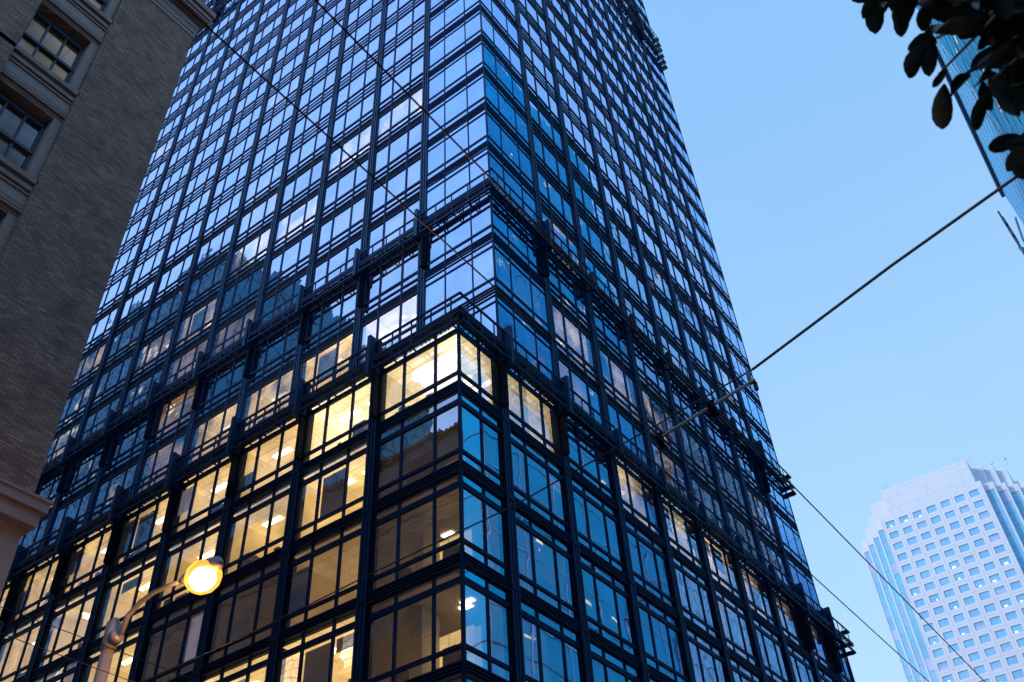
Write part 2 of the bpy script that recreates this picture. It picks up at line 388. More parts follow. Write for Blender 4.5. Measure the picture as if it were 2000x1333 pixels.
for n in range(-6, NTOP + 1):
    mb = MB(); zb = Z0 + H * n; x0 = 0.0 if n <= 0 else D
    zf, zc = zb - 0.46, zb + 2.86
    for b in bays:
        if b['n'] != n: continue
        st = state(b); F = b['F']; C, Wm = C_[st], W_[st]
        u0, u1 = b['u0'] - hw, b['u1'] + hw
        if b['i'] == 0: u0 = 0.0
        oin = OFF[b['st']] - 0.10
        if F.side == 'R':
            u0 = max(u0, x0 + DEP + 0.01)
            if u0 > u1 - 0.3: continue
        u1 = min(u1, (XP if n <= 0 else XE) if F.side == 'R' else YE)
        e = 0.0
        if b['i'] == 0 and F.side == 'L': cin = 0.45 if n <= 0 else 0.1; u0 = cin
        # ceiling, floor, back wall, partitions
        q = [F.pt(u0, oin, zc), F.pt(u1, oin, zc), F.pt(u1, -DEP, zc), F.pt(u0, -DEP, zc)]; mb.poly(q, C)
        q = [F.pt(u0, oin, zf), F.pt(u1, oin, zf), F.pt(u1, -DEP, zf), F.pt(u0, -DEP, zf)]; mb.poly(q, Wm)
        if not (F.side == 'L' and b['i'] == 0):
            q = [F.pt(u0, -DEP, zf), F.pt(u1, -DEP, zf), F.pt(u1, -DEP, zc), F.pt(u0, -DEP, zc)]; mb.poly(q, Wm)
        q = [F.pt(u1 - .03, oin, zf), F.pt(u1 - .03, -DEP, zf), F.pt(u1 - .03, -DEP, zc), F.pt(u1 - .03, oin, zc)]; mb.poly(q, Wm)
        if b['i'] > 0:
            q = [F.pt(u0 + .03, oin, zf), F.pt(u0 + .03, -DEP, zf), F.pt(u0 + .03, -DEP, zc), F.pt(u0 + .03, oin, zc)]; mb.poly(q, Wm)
        # light fittings on the ceiling
        fx = {'B': 3, 'L': 2, 'W': 1, 'M': 2, 'D': 2, 'K': 1}.get(st, 2)
        if st in 'BLWXY':                                              # a row of troffers
            co = -1.6
            while co > -4.6:
                F.box(mb, u0 + .9, u0 + .9 + 1.2, co, co - .28, zc - .02, zc - .05, FIX)
                if u1 - u0 > 4: F.box(mb, u1 - 1.9, u1 - .7, co, co - .28, zc - .02, zc - .05, FIX)
                co -= 2.4
        for _ in range(fx):
            if st == 'K' and (rnd.random() > (0.5 if n <= 1 else 0.12)): continue
            cu = rnd.uniform(u0 + .5, max(u0 + .6, u1 - 1.2)); co = -rnd.uniform(1.0, 3.8)
            if rnd.random() < .5: du, do = .55, .28
            else: du, do = .22, .22
            F.box(mb, cu, cu + du, co, co - do, zc - 0.03, zc - 0.06, FIX)
        # a beam or duct, a cabinet and a desk near the glass
        if st in 'BLWMDXYN' and rnd.random() < .7:
            cu = rnd.uniform(u0 + .4, u1 - 1.0)
            F.box(mb, cu, cu + rnd.uniform(.3, .9), oin - .5, oin - 1.0, zf, zb + rnd.uniform(0.15, 1.0), DESK)
            for _ in range(4):
                cu = rnd.uniform(u0 + .3, u1 - .7); F.box(mb, cu, cu + rnd.uniform(.1, .5), oin - .25, oin - .45, zf, zb - .2 + rnd.uniform(0, .45), DESK)
        if st in 'BLWMXYN' and rnd.random() < .5:
            cu = rnd.uniform(u0 + .8, u1 - .8)
            F.box(mb, cu, cu + .35, -2.2, -2.6, zf, zc - .01, Wm)
        if st in 'KD' and n <= 1 and rnd.random() < .35:             # a lit doorway deeper in the room
            cu = rnd.uniform(u0 + .4, u1 - 1.6)
            F.box(mb, cu, cu + 1.1, -2.9, -3.0, zb + .2, zb + 2.2, C_['M'])
        # roller shades
        sp = splits(b['u0'], b['u1'], b['pn'])
        for a, c in zip(sp[:-1], sp[1:]):
            pr = (0.16 if n > 0 else .28) if b['st'] != 'C' else 0.34
            if F.side == 'R' and n <= 1: pr = 0.3
            if n == 0 and b['i'] < 2: pr = 0
            if rnd.random() < pr:
                dr = rnd.choice((0.5, 0.9, 1.4, 2.0))
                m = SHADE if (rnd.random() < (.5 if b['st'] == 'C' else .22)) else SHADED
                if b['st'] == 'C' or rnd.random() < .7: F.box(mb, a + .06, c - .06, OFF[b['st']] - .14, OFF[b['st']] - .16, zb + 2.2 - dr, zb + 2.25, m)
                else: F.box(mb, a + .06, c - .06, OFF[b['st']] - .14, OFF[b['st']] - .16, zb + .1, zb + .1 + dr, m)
    if n in (-3, -2):                                              # glowing panel imitating a lit wall, with a partition and desks, behind the corner glazing
        mb.box(2.2, 2.26, 1.3, 2.9, zb - .3, zb + 1.9, C_['L']); mb.box(1.2, 2.2, 2.9, 2.95, zb - .3, zb + 2.8, W_['D'])
        mb.box(.7, 1.3, .9, 1.5, zf, zb + .5, DESK); mb.box(.5, .9, 3.2, 3.6, zf, zb + .3, DESK)
    mb.build('office_interior', tower)

# ---- cores, slabs, roofs (nothing is hollow from other sides)
CON = mat('dark_cladding', (0.03, 0.045, 0.06), 0.5)
CORE = mat('core_wall', (0.06, 0.06, 0.06), 0.8)
mb = MB()
mb.box(DEP + .05, XP - DEP, DEP + .05, YE - .6, 0.2, Z0 + 3.5, CORE)
mb.box(D + DEP + .05, XE - DEP, DEP + .05, YE - .6, Z0 + 3.5, ZT, CORE)
for n in range(-6, 1):
    z = Z0 + H * n; mb.box(0.36, XP - .36, 0.36, YE - .4, z + 2.94, z + 3.5, CORE)
for n in range(1, NTOP + 1):
    z = Z0 + H * n; mb.box(D + .1, XE - .1, 0.1 if False else 0.45, YE - .4, z + 2.94, z + 3.5, CORE)
mb.build('floor_slab', tower)
mb = MB()
mb.box(-.05, XP + .05, -.05, YE, Z0 + 3.55, Z0 + 3.68, CON)
mb.box(D - .05, XE + .05, -.05, YE, ZT, ZT + 1.2, CON)
mb.box(D + 6, XE - 6, 6, YE - 6, ZT + 1.2, ZT + 7, CON)
mb.build('roof', tower)
mb = MB()                                                        # the far sides
mb.box(XE - 0.12, XE - .07, 0.2, YE, Z0 + 3.7, ZT, CON); mb.box(XP - 0.12, XP - .03, 0.2, YE, 0, Z0 + 3.5, CON)
mb.box(0.1, XP - .2, YE - .05, YE, 0, Z0 + 3.5, CON); mb.box(D + .1, XE - .2, YE - .05, YE, Z0 + 3.7, ZT, CON)
mb.build('rear_wall', tower)
mb = MB()
mb.box(.1, XP - .2, .5, YE - .5, 0, Z0 - H * 6 - .5, CON)
mb.build('ground_floor', tower)

# ---- sunshades with fins
def sunshade(F, u0, u1, n, e0=0.0, e1=0.0, tall=False):
    mb = MB(); zb = Z0 + H * n; P = 0.55
    zt, zm, zl = zb + 3.85, zb + 2.90, zb + 2.28
    if tall: zt = zb + 3.0; zm = zb + 1.6; zl = zb + .4
    a, c = u0 - e0 * P, u1 + e1 * P
    F.box(mb, a, c, P - .07, P, zt - .06, zt + .06, STEEL)            # top rail
    F.box(mb, a, c, P - .09, P, zm + .02, zm + .14, STEEL)
    F.box(mb, a, c, P - .07, P - .01, zm - .16, zm - .06, STEEL)
    for q in (.27,): F.box(mb, u0 - e0 * q, u1 + e1 * q, q, q + .045, zm + .02, zm + .06, STEEL)
    F.box(mb, a, c, P - .10, P - .0, zl, zl + .12, STEEL)
    k = max(3, int(round((u1 - u0) / 1.1)))
    for j in range(k + 1):
        u = u0 + (u1 - u0) * j / k
        F.box(mb, u - .035, u + .035, P - .055, P - .015, zl + .1, zt - .05, STEEL)
        F.box(mb, u - .03, u + .03, -.05, P - .06, zm - .05, zm + .018, STEEL)
        F.box(mb, u - .03, u + .03, -.05, P - .06, zl - .04, zl + .028, STEEL)
        q = [F.pt(u - .02, .0, zm + .7), F.pt(u - .02, .0, zm + .58), F.pt(u - .02, P - .08, zm + .08), F.pt(u - .02, P - .08, zm + .2)]
        mb.prism(q, (0, .04, 0) if F.side == 'L' else (.04, 0, 0), STEEL)
    return mb.build('sunshade', tower)
def fin(F, u, n, P=0.42, low=True):
    mb = MB(); zb = Z0 + H * n
    F.box(mb, u - .10, u + .10, 0.24, P + .22, zb + 2.12, zb + 4.42, RIB)
    F.box(mb, u - hw - .02, u + hw + .02, 0.0, .262, zb + 2.2, zb + 4.3, STEEL)
    if low:
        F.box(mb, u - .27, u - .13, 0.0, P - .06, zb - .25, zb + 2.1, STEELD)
    return mb.build('fin', tower)
for n, F in ((0, FLp), (3, FLt), (19, FLt), (20, FLt)):
    tall = n >= 19
    us = [0.0] + L_cols + [YE]
    for a, c in zip(us[:-1], us[1:]): sunshade(F, a + (hw if a else 0), c - hw, n, 1 if a == 0 else 0, 0, tall)
    for u in L_cols: fin(F, u, n)
for n in (0, 3, 19, 20):
    tall = n >= 19
    us = [0.0] + R_cols[1:] + [XP] if n == 0 else [D] + R_cols[2:9] + [XE]
    for j, (a, c) in enumerate(zip(us[:-1], us[1:])):
        sunshade(FR, a + (hw if j else 0), c - (hw if j < len(us) - 2 else 0), n, 1 if j == 0 else 0, 1 if j == len(us) - 2 else 0, tall)
    for k in ((1, 2, 8, 9) if n == 0 else (2, 8)): fin(FR, R_cols[k], n)
    if n in (0, 3):
        for k in range(3, 8):
            mb = MB(); u = R_cols[k]; zb = Z0 + H * n
            FR.box(mb, u - .08, u + .08, .24, .62, zb + 2.3, zb + 2.5, RIB); FR.box(mb, u - .06, u + .06, .24, .6, zb + 2.5, zb + 3.9, RIB)
            mb.build('bracket', tower)
# returns of the sunshades round the right-hand corners: they stick out past the end wall
FEt, FEp = Face('L', XE), Face('L', XP)
for F, n in ((FEp, 0), (FEt, 3), (FEt, 19), (FEt, 20)):
    mb = MB(); zb = Z0 + H * n
    zz = (3.85, 2.90, 2.28) if n < 19 else (3.0, 1.6, .4)
    for z in zz:
        for q in (.05, .2, .35, .5):
            F.box(mb, -.55, 4.4, -q, -q - .075, zb + z - .05, zb + z + .06, STEEL)
        for y in (-.3, .9, 2.1, 3.3): F.box(mb, y, y + .07, 0, -.6, zb + z - .075, zb + z + .005, STEEL)
    mb.build('sunshade', tower)

# ================================================================== BRICK BUILDING
def brick_mat():
    m = bpy.data.materials.new('old_brick'); m.use_nodes = True; n = m.node_tree; b = n.nodes['Principled BSDF']
    A = n.nodes.new; K = n.links.new
    t = A('ShaderNodeTexCoord'); s = A('ShaderNodeSeparateXYZ'); K(t.outputs['Object'], s.inputs[0])
    ad = A('ShaderNodeMath'); ad.operation = 'ADD'; K(s.outputs['X'], ad.inputs[0]); K(s.outputs['Y'], ad.inputs[1])
    cb = A('ShaderNodeCombineXYZ'); K(ad.outputs[0], cb.inputs[0]); K(s.outputs['Z'], cb.inputs[1])
    br = A('ShaderNodeTexBrick'); br.inputs['Scale'].default_value = 1.0
    br.inputs['Brick Width'].default_value = 0.24; br.inputs['Row Height'].default_value = 0.078
    br.inputs['Mortar Size'].default_value = 0.012; br.inputs['Mortar Smooth'].default_value = 0.3; br.inputs['Bias'].default_value = 0.1
    br.inputs['Color1'].default_value = (0.40, 0.245, 0.195, 1); br.inputs['Color2'].default_value = (0.24, 0.145, 0.115, 1)
    br.inputs['Mortar'].default_value = (0.15, 0.105, 0.09, 1)
    K(cb.outputs[0], br.inputs['Vector'])
    nz = A('ShaderNodeTexNoise'); nz.inputs['Scale'].default_value = 1.3; nz.inputs['Detail'].default_value = 6; K(cb.outputs[0], nz.inputs['Vector'])
    n2 = A('ShaderNodeTexNoise'); n2.inputs['Scale'].default_value = 9.0; n2.inputs['Detail'].default_value = 3
    mp = A('ShaderNodeMapping'); mp.inputs['Scale'].default_value = (0.25, 1.1, 1); K(cb.outputs[0], mp.inputs[0]); K(mp.outputs[0], n2.inputs['Vector'])
    mr = A('ShaderNodeMapRange'); mr.inputs[1].default_value = .3; mr.inputs[2].default_value = .7; mr.inputs[3].default_value = .72; mr.inputs[4].default_value = 1.22
    K(nz.outputs[0], mr.inputs[0])
    m2 = A('ShaderNodeMapRange'); m2.inputs[1].default_value = .3; m2.inputs[2].default_value = .7; m2.inputs[3].default_value = .75; m2.inputs[4].default_value = 1.25
    K(n2.outputs[0], m2.inputs[0])
    mm = A('ShaderNodeMath'); mm.operation = 'MULTIPLY'; K(mr.outputs[0], mm.inputs[0]); K(m2.outputs[0], mm.inputs[1])
    mx = A('ShaderNodeVectorMath'); mx.operation = 'SCALE'; K(br.outputs[0], mx.inputs[0]); K(mm.outputs[0], mx.inputs['Scale'])
    K(mx.outputs[0], b.inputs['Base Color']); b.inputs['Roughness'].default_value = 0.85
    bp = A('ShaderNodeBump'); bp.inputs['Strength'].default_value = 0.5; bp.inputs['Distance'].default_value = 0.01
    iv = A('ShaderNodeMath'); iv.operation = 'SUBTRACT'; iv.inputs[0].default_value = 1; K(br.outputs['Fac'], iv.inputs[1])
    K(iv.outputs[0], bp.inputs['Height']); K(bp.outputs[0], b.inputs['Normal'])
    return m
BR = brick_mat()
STONE = mat('weathered_stone', (0.30, 0.21, 0.19), 0.8, noise=0.35, nscale=1.6)
STONE2 = mat('smooth_stone', (0.32, 0.26, 0.25), 0.75, noise=0.2, nscale=2.5)
FRM = mat('window_paint', (0.02, 0.05, 0.10), 0.5)
TILE = mat('clay_tile', (0.20, 0.09, 0.06), 0.8, noise=.3)
OG = glass_mat('old_glass', 0.05, (0.8, 0.82, 0.75), (0.7, 0.8, 1.0), 0.01, fc=.12)
XB = -15.1; ZB = Z0
brick = empty('brick_building', (XB, 0, 0))
tag(brick, 'old brown brick building with stone mouldings and recessed sash windows left of the glass tower', 'building')
Zr = ZB + 12.2
bx0 = -62.0
PER = 5.05
opens = [(-19.75 - k * PER, -18.02 - k * PER) for k in range(8)]
sills = [ZB - 1.0 + 4.2 * k for k in range(-3, 3)]
wall = MB()
# pier strips between openings (front plane y=0) and courses of brick above and below the openings
RX = 0.16                     # the window bays lie this far behind the piers
xs = XB
for k, (a, c) in enumerate(opens):
    x1 = c + 0.25
    wall.box(x1, xs, 0.0, 0.9, 0, Zr, BR)                          # the pier
    wall.box(c, x1, RX, 0.9, 0, Zr, STONE2)                      # smooth strip beside the window
    wall.box(a - 0.02, a, RX + .002, 0.9, 0, Zr, STONE2)
    xs = a - 0.02
    zz = [0] + [q for s in sills for q in (s, s + 2.72)] + [Zr]
    for z0, z1 in zip(zz[0::2], zz[1::2]):
        wall.box(a, c, RX, 0.9, z0, z1, BR)
wall.box(bx0, xs, 0.0, 0.9, 0, Zr, BR)
# toothed edge of the pier
for j in range(int(Zr / 0.105)):
    if j % 2: wall.box(opens[0][1] + .238, opens[0][1] + .251, 0.006, 0.3, j * .105, j * .105 + .1, BR)
YB = 46.0
wall.box(XB - .9, XB, 0.9, YB, 0, Zr, BR)
wall.box(bx0, XB - .9, YB - .9, YB, 0, Zr, BR); wall.box(bx0, bx0 + .9, .9, YB - .9, 0, Zr, BR)
wall.build('wall', brick)
mb = MB(); mb.box(bx0 + .9, XB - .9, .9, YB - .9, Zr - 1.2, Zr - .9, CORE)
ey = 0.0
mb.box(XB - .3, XB + .35, -.35, YB + .2, Zr, Zr + .18, TILE); mb.box(bx0, XB - .3, -.35, .3, Zr, Zr + .18, TILE)
for j in range(int((YB + .3) / .42)):
    y = -.2 + j * .42
    pts = [(XB + .40, y + .15 * math.cos(t), Zr + .18 + .13 * math.sin(t)) for t in [math.pi * q / 6 for q in range(7)]]
    mb.prism(pts, (-.9, 0, 0), TILE)
for j in range(int((XB - bx0) / .42)):
    x = XB + .1 - j * .42
    pts = [(x + .15 * math.cos(t), -.40, Zr + .18 + .13 * math.sin(t)) for t in [math.pi * q / 6 for q in range(7)]]
    mb.prism(pts, (0, .9, 0), TILE)
mb.build('roof', brick)
# spandrel mouldings, one between every pair of windows
prof = [(0.00, .10, .02), (.10, .17, .10), (.17, .22, .03), (.22, .36, .08), (.36, .42, .02), (.42, .80, .045), (.80, .86, .09), (.86, .96, .03), (.96, 1.10, .11), (1.10, 1.24, .06), (1.24, 1.42, .16)]
for (a, c) in opens[:4]:
    for s in sills:
        if s > ZB + 6: continue
        mb = MB(); zt = s + .04
        for p0, p1, q in prof:
            mb.box(a - .1 if a < opens[0][0] - 1 else a - .9, c + .25 - .001 + q * .25, RX - q, RX + .05, zt - 1.42 + p0, zt - 1.42 + p1, STONE if q != .045 else STONE2)
        mb.build('spandrel_moulding', brick)
def sash(par, x0, x1, y, z0, z1, lit=None, axis='x'):
    fr, gl = MB(), MB()
    def bx(m, a, b, o0, o1, p, q, mm):
        if axis == 'x': m.box(a, b, y + o0, y + o1, p, q, mm)
        else: m.box(y - o0, y - o1, a, b, p, q, mm)
    t = .09
    bx(fr, x0, x0 + t, -.06, .1, z0, z1, FRM); bx(fr, x1 - t, x1, -.06, .1, z0, z1, FRM)
    bx(fr, x0, x1, -.07, .1, z0, z0 + t, FRM); bx(fr, x0, x1, -.07, .1, z1 - .16, z1, FRM)
    zm = (z0 + z1) / 2 - .05
    bx(fr, x0, x1, -.10, .08, zm - .06, zm + .06, FRM)
    for k in (1, 2):
        u = x0 + (x1 - x0) * k / 3; bx(fr, u - .03, u + .03, -.05, .05, z0, z1, FRM)
    if axis == 'x': gl.poly([(x0, y + .02, z0), (x1, y + .02, z0), (x1, y + .02, z1), (x0, y + .02, z1)], OG)
    else: gl.poly([(y - .02, x1, z0), (y - .02, x0, z0), (y - .02, x0, z1), (y - .02, x1, z1)], OG)
    wdw = gl.build('window', par); fr.build('sash_frame', wdw)
    rm = MB(); mm = C_[lit] if lit else C_['K']; ww = W_[lit] if lit else W_['K']
    if axis == 'x':
        rm.poly([(x0 - .5, y + .3, z1 - .02), (x1 + .5, y + .3, z1 - .02), (x1 + .5, y + 4, z1 - .02), (x0 - .5, y + 4, z1 - .02)], mm)
        rm.poly([(x0 - .5, y + 4, z0), (x1 + .5, y + 4, z0), (x1 + .5, y + 4, z1 - .02), (x0 - .5, y + 4, z1 - .02)], ww)
        for xx in (x0 - .5, x1 + .5): rm.poly([(xx, y + .3, z0), (xx, y + 4, z0), (xx, y + 4, z1 - .02), (xx, y + .3, z1 - .02)], ww)
        if lit:
            pass
    else:
        rm.poly([(y - .3, x0, z1), (y - .3, x1, z1), (y - .4, x1, z0), (y - .4, x0, z0)], mm)
    rm.build('room', wdw)
for k, (a, c) in enumerate(opens[:4]):
    for j, s in enumerate(sills):
        sash(brick, a, c, .5, s + .05, s + 2.62, 'K' if j == 2 and k == 0 else 'G')
mb = MB(); mb.box(opens[0][1] - .40, opens[0][1] - .28, 1.3, 1.5, sills[1] + 2.3, sills[1] + 2.33, FIX)
mb.box(opens[0][1] - .45, opens[0][1] - .30, 1.0, 1.15, sills[1] + 1.2, sills[1] + 1.5, C_['L']); mb.build('ceiling_lamp', brick)
# side-street windows: only seen mirrored in the glass tower
r5 = random.Random(3)
for j in range(-3, 2):
    for k in range(7):
        y = 3.0 + k * 5.6; z = ZB - 1.4 + 4.2 * j
        fr = MB(); fr.box(XB, XB + .06, y, y + 1.9, z, z + 2.4, FRM)
        lit = r5.random() < .35
        for u in range(4):
            for v in range(4):
                fr.box(XB + .06, XB + .075, y + .1 + u * .44, y + .1 + u * .44 + .38, z + .1 + v * .56, z + .1 + v * .56 + .5, C_['W'] if lit else FRM)
        fr.box(XB, XB + .16, y - .15, y + 2.05, z - .2, z - .02, STONE)
        fr.build('side_window', brick)
# frieze, cornice and belt course
def course(name, z0, z1, o, ox, m, mb=None):
    own = mb is None
    if own: mb = MB()
    mb.box(bx0, XB + ox, -o, .05, z0, z1, m)
    mb.box(XB - .05, XB + ox, .05, YB, z0, z1, m)
    return mb.build(name, brick) if own else None
mb = MB()
for z0, z1, q in ((5.85, 6.02, .03), (6.05, 6.19, .05), (6.22, 6.34, .045), (6.36, 6.72, .07)): course('', ZB + z0, ZB + z1, q, q, STONE2, mb)
mb.build('frieze', brick)
mb = MB()
for z0, z1, q, qx in ((6.72, 6.86, .40, .22), (6.86, 7.02, .46, .26), (7.02, 7.14, .42, .22), (7.14, 7.42, .52, .32)): course('', ZB + z0, ZB + z1, q, qx, STONE, mb)
mb.build('cornice', brick)
mb = MB()
for z0, z1, q, qx in ((-14.62, -14.34, .30, .16), (-14.34, -14.28, .28, .14), (-14.28, -14.05, .40, .24), (-14.05, -13.98, .44, .28)): course('', ZB + z0, ZB + z1, q, qx, STONE2, mb)
mb.build('belt_course', brick)
mb = MB(); mb.box(bx0, XB + .02, -.02, .02, 0, ZB - 14.62, STONE2); mb.box(XB - .02, XB + .02, .02, YB, 0, ZB - 14.62, STONE2)
mb.build('stone_base', brick)

# ================================================================== WHITE TOWER, bottom right
WX = 226.79
WH = mat('white_precast', (0.66, 0.71, 0.80), 0.7, noise=.06, nscale=.25)
WG = mat('hazy_tower_glass', (0.22, 0.54, 0.88), 0.2, noise=.25, nscale=.12)  # both window colours are lightened to imitate distance haze
WG2 = mat('hazy_strip_glass', (0.17, 0.54, 0.86), 0.2, noise=.35, nscale=.10)
JT = mat('precast_joint', (0.46, 0.48, 0.6), 0.8)
wt = empty('white_tower', (WX, 17, 0))
tag(wt, 'distant pale stone tower with a grid of square windows and stepped glass corners', 'tower')
ya, yb = 2.4, 30.7
zt1, zt2 = Z0 + 120.7, Z0 + 113.0
win_y = [5.0 + 3.9 * k for k in range(7)]
mb = MB()
mb.box(WX + .5, WX + 34, ya, yb, 0, zt2, WH)
mb.box(WX + .5, WX + 34, 3.6, 27.8, zt2, zt1, WH)
# facade panels in front, leaving window openings: piers and spandrel bands
rows = [Z0 + 110.05 - 3.41 * j for j in range(44)]
edges = [ya] + [q for y in win_y for q in (y - 1.25, y + 1.25)] + [yb]
for a, c in zip(edges[0::2], edges[1::2]): mb.box(WX, WX + .5, a, c, 0, zt2, WH)
for y in win_y:
    zp = zt2
    for r in rows:
        mb.box(WX + .004, WX + .5, y - 1.25, y + 1.25, r + .95, zp, WH); zp = r - .95
    mb.box(WX + .004, WX + .5, y - 1.25, y + 1.25, 0, max(zp, .1), WH)
mb.box(WX, WX + .5, 3.6, 27.8, zt2, zt1, WH)
mb.build('facade', wt)
mb = MB()
for k in range(8): mb.box(WX - .012, WX - .002, 3.05 + 3.9 * k - .04, 3.05 + 3.9 * k + .04, 10, zt2 - 1, JT)
for r in rows: mb.box(WX - .010, WX - .003, ya, yb, r - 1.72, r - 1.67, JT)
for z in (zt2 + 1.2, zt2 + 4.6, zt1 - 1.0): mb.box(WX - .012, WX - .002, 3.6, 27.8, z, z + .06, JT)
rr = random.Random(8)
for k in range(34):
    y = rr.uniform(3.8, 27.4); z = rr.uniform(zt2 - 2.2, zt1 - 2.5); mb.box(WX - .013, WX - .003, y, y + .05, z, z + rr.uniform(1, 3), JT)
mb.build('panel_joints', wt)
vis = 0; stuff = MB()
WLIT = mat('lit_tower_window', (.8, .8, .9), emit=(1, .93, .85), es=1.4, samp=False)
WDIM = mat('dim_tower_window', (.40, .52, .85), .3)
for j, r in enumerate(rows):
    for y in win_y:
        t = rr.random()
        m = MB() if vis < 100 else stuff
        m.box(WX + .30, WX + .34, y - 1.25, y + 1.25, r - .95, r + .95, WG)
        if t < .16: m.box(WX + .22, WX + .28, y - 1.1, y + 1.1, r - .9, r - .9 + rr.uniform(.5, 1.3), WDIM)
        if t > .80:
            yy = y + rr.uniform(-.9, .3); m.box(WX + .20, WX + .215, yy, yy + rr.uniform(.2, .9), r - .75, r - .75 + rr.uniform(.15, .5), WLIT)
        if vis < 100: m.build('window', wt)
        vis += 1
tag(stuff.build('window', wt), kind='stuff')
# stepped corners
for s in range(4):
    for side in (-1, 1):
        x = WX + 3.0 * (s + 1) * (1.0 if side > 0 else .95); wdt = 2.55
        y0 = (yb if side > 0 else ya) + side * wdt * s; y1 = y0 + side * wdt
        zt = zt2
        mb = MB(); mb.box(x + .02, WX + 30 - s, y0, y1, 0, zt, WH)
        ztop = zt1 if s < 3 else zt2 + 4
        if side < 0: mb.box(x + 3.2, WX + 30 - s, y0 - side * 2.2, y1 - side * 1.2, zt, ztop, WH)
        else: mb.box(x + .8, WX + 30 - s, y0 - 2.9, y1 - .5, zt, zt1 - .8 - 1.6 * s, WH)
        mb.box(x - .3, x + .02, y1, y1 - side * .45, 0, zt, WH); mb.box(x - .3, x + .02, y0, y1 - side * .452, zt - 2.2, zt - .01, WH)
        mb.build('corner_step', wt)
        mb = MB(); mb.box(x - .10, x + .015, y0, y1 - side * .45, 0, zt - 2.2, WG2)
        for j in range(45):
            z = zt - 2.4 - 3.41 * j
            if z > 1: mb.box(x - .16, x - .102, y0, y1 - side * .45, z, z + .14, JT)
            if z > 5 and rr.random() < .45: mb.box(x - .125, x - .104, y0 + side * .1, y1 - side * .55, z - 3.1, z - .05, WG if rr.random() < .5 else WDIM)
        mb.build('glass_strip', wt)
mb = MB()
for y in (5, 5.6, 6.3, 25.5, 26.1, 26.7, 27.2, 2.5): mb.tube([(WX + 1, y, zt1), (WX + 1, y + rr.uniform(-.1, .1), zt1 + rr.uniform(1.2, 2.6))], .07, JT, 5)
for y in (-1.5, -5.2, 31.5): mb.tube([(WX + 8, y, zt2 + 5), (WX + 8, y, zt2 + 8.1)], .05, JT, 5); mb.box(WX + 7.8, WX + 8.1, y - .4, y + .2, zt2 + 7.8, zt2 + 7.95, JT)
mb.build('antenna', wt)

# ================================================================== TOWERS ACROSS THE STREET
W1 = 31.3
def grid_tower(name, label, x0, x1, y0, y1, zt, mp, ml, dx, dz, face_y=None, cat='tower', lw=.06, xface=True, mats2=None):
    t = empty(name, ((x0 + x1) / 2, (y0 + y1) / 2, 0)); tag(t, label, cat)
    mb = MB(); mb.box(x0, x1, y0, y1, 0, zt, mp); mb.build('curtain_wall', t)
    mb = MB(); k = x0
    while k < x1:
        mb.box(k - lw / 2, k + lw / 2, y1, y1 + .05, 0, zt, ml); mb.box(k - lw / 2, k + lw / 2, y0 - .05, y0, 0, zt, ml); k += dx
    k = y0
    while k < y1:
        mb.box(x1, x1 + .05, k - lw / 2, k + lw / 2, 0, zt, ml); mb.box(x0 - .05, x0, k - lw / 2, k + lw / 2, 0, zt, ml); k += dx
    z = dz
    while z < zt:
        mb.box(x0 - .06, x1 + .06, y0 - .06, y1 + .06, z, z + lw, ml); z += dz
    mb.build('mullion_grid', t)
    return t
BG = mat('deep_blue_glass', (0.0, 0.36, 0.62), 0.5, noise=.5, nscale=.045, spec=.08)
PJ = mat('pale_joint', (0.25, 0.45, 0.75), 0.4)
DJ = mat('dark_joint', (0.004, 0.03, 0.09), 0.4)
t1 = grid_tower('blue_glass_tower', 'deep blue glass tower seen behind the dark leaves at the top right corner', 43.5, 81.5, -72, -W1, Z0 + 126, BG, DJ, 7.0, 8.2, lw=.12)
mb = MB(); k = 43.5
while k < 81.4: mb.box(k - .05, k + .05, -W1 + .07, -W1 + .12, 0, Z0 + 126, PJ); k += 7.0
z = 4.0
while z < Z0 + 126: mb.box(43.5, 81.5, -W1 + .07, -W1 + .11, z, z + .10, PJ); z += 8.2
mb.build('joint_strip', t1)
mb = MB(); ry = random.Random(2)
for _ in range(36):
    x = 44 + 1.75 * ry.randrange(21); z = 4.1 * ry.randrange(2, 34)
    mb.box(x, x + ry.choice((.8, 1.5, 1.5)), -W1 + .001, -W1 + .02, z + 2.2, z + 2.2 + ry.uniform(.2, .6), C_['W'])
mb.build('lit_window', t1)
LBG = mat('pale_blue_cladding', (0.34, 0.70, 1.0), 0.28, noise=.2, nscale=.15)
LJ = mat('cladding_joint', (0.10, 0.38, 0.66), 0.5)
t2 = grid_tower('slatted_tower', 'light blue tower with fine vertical lines behind the deep blue glass tower', 86.0, 131.0, -64, -W1 - .3, Z0 + 114.5, LBG, LJ, .9, 4.1, lw=.10)
mb = MB(); mb.box(85.9, 131.2, -W1 - .9, -W1 + .35, Z0 + 114.5, Z0 + 116.2, DJ); mb.build('roof_edge', t2)
DG = mat('dark_reflective_glass', (0.01, 0.03, 0.045), 0.2)
mb = MB(); mb.box(88, 130, -W1 - .2, -W1 + .6, Z0 + 54, Z0 + 74, DG)  # unseen dark band, added to darken the reflection in the office tower
for z in (57, 61, 65, 69, 73): mb.box(87.8, 130.2, -W1 + .6, -W1 + .9, Z0 + z, Z0 + z + .35, LBG)
mb.build('mirrored_dark_band', t2)
mb = MB()
mb.tube([(130.5, -W1 + .3, Z0 + 108), (136.5, -W1 + .8, Z0 + 107), (139, -W1 + .8, Z0 + 104)], .22, PJ, 6)
mb.build('roof_truss', t2)
t5 = grid_tower('masted_tower', 'far tower with a dark roof mast at the right edge of the picture', 162.0, 200.0, -60, -W1 - .2, Z0 + 128, LBG, LJ, 2.4, 4.1, lw=.12)
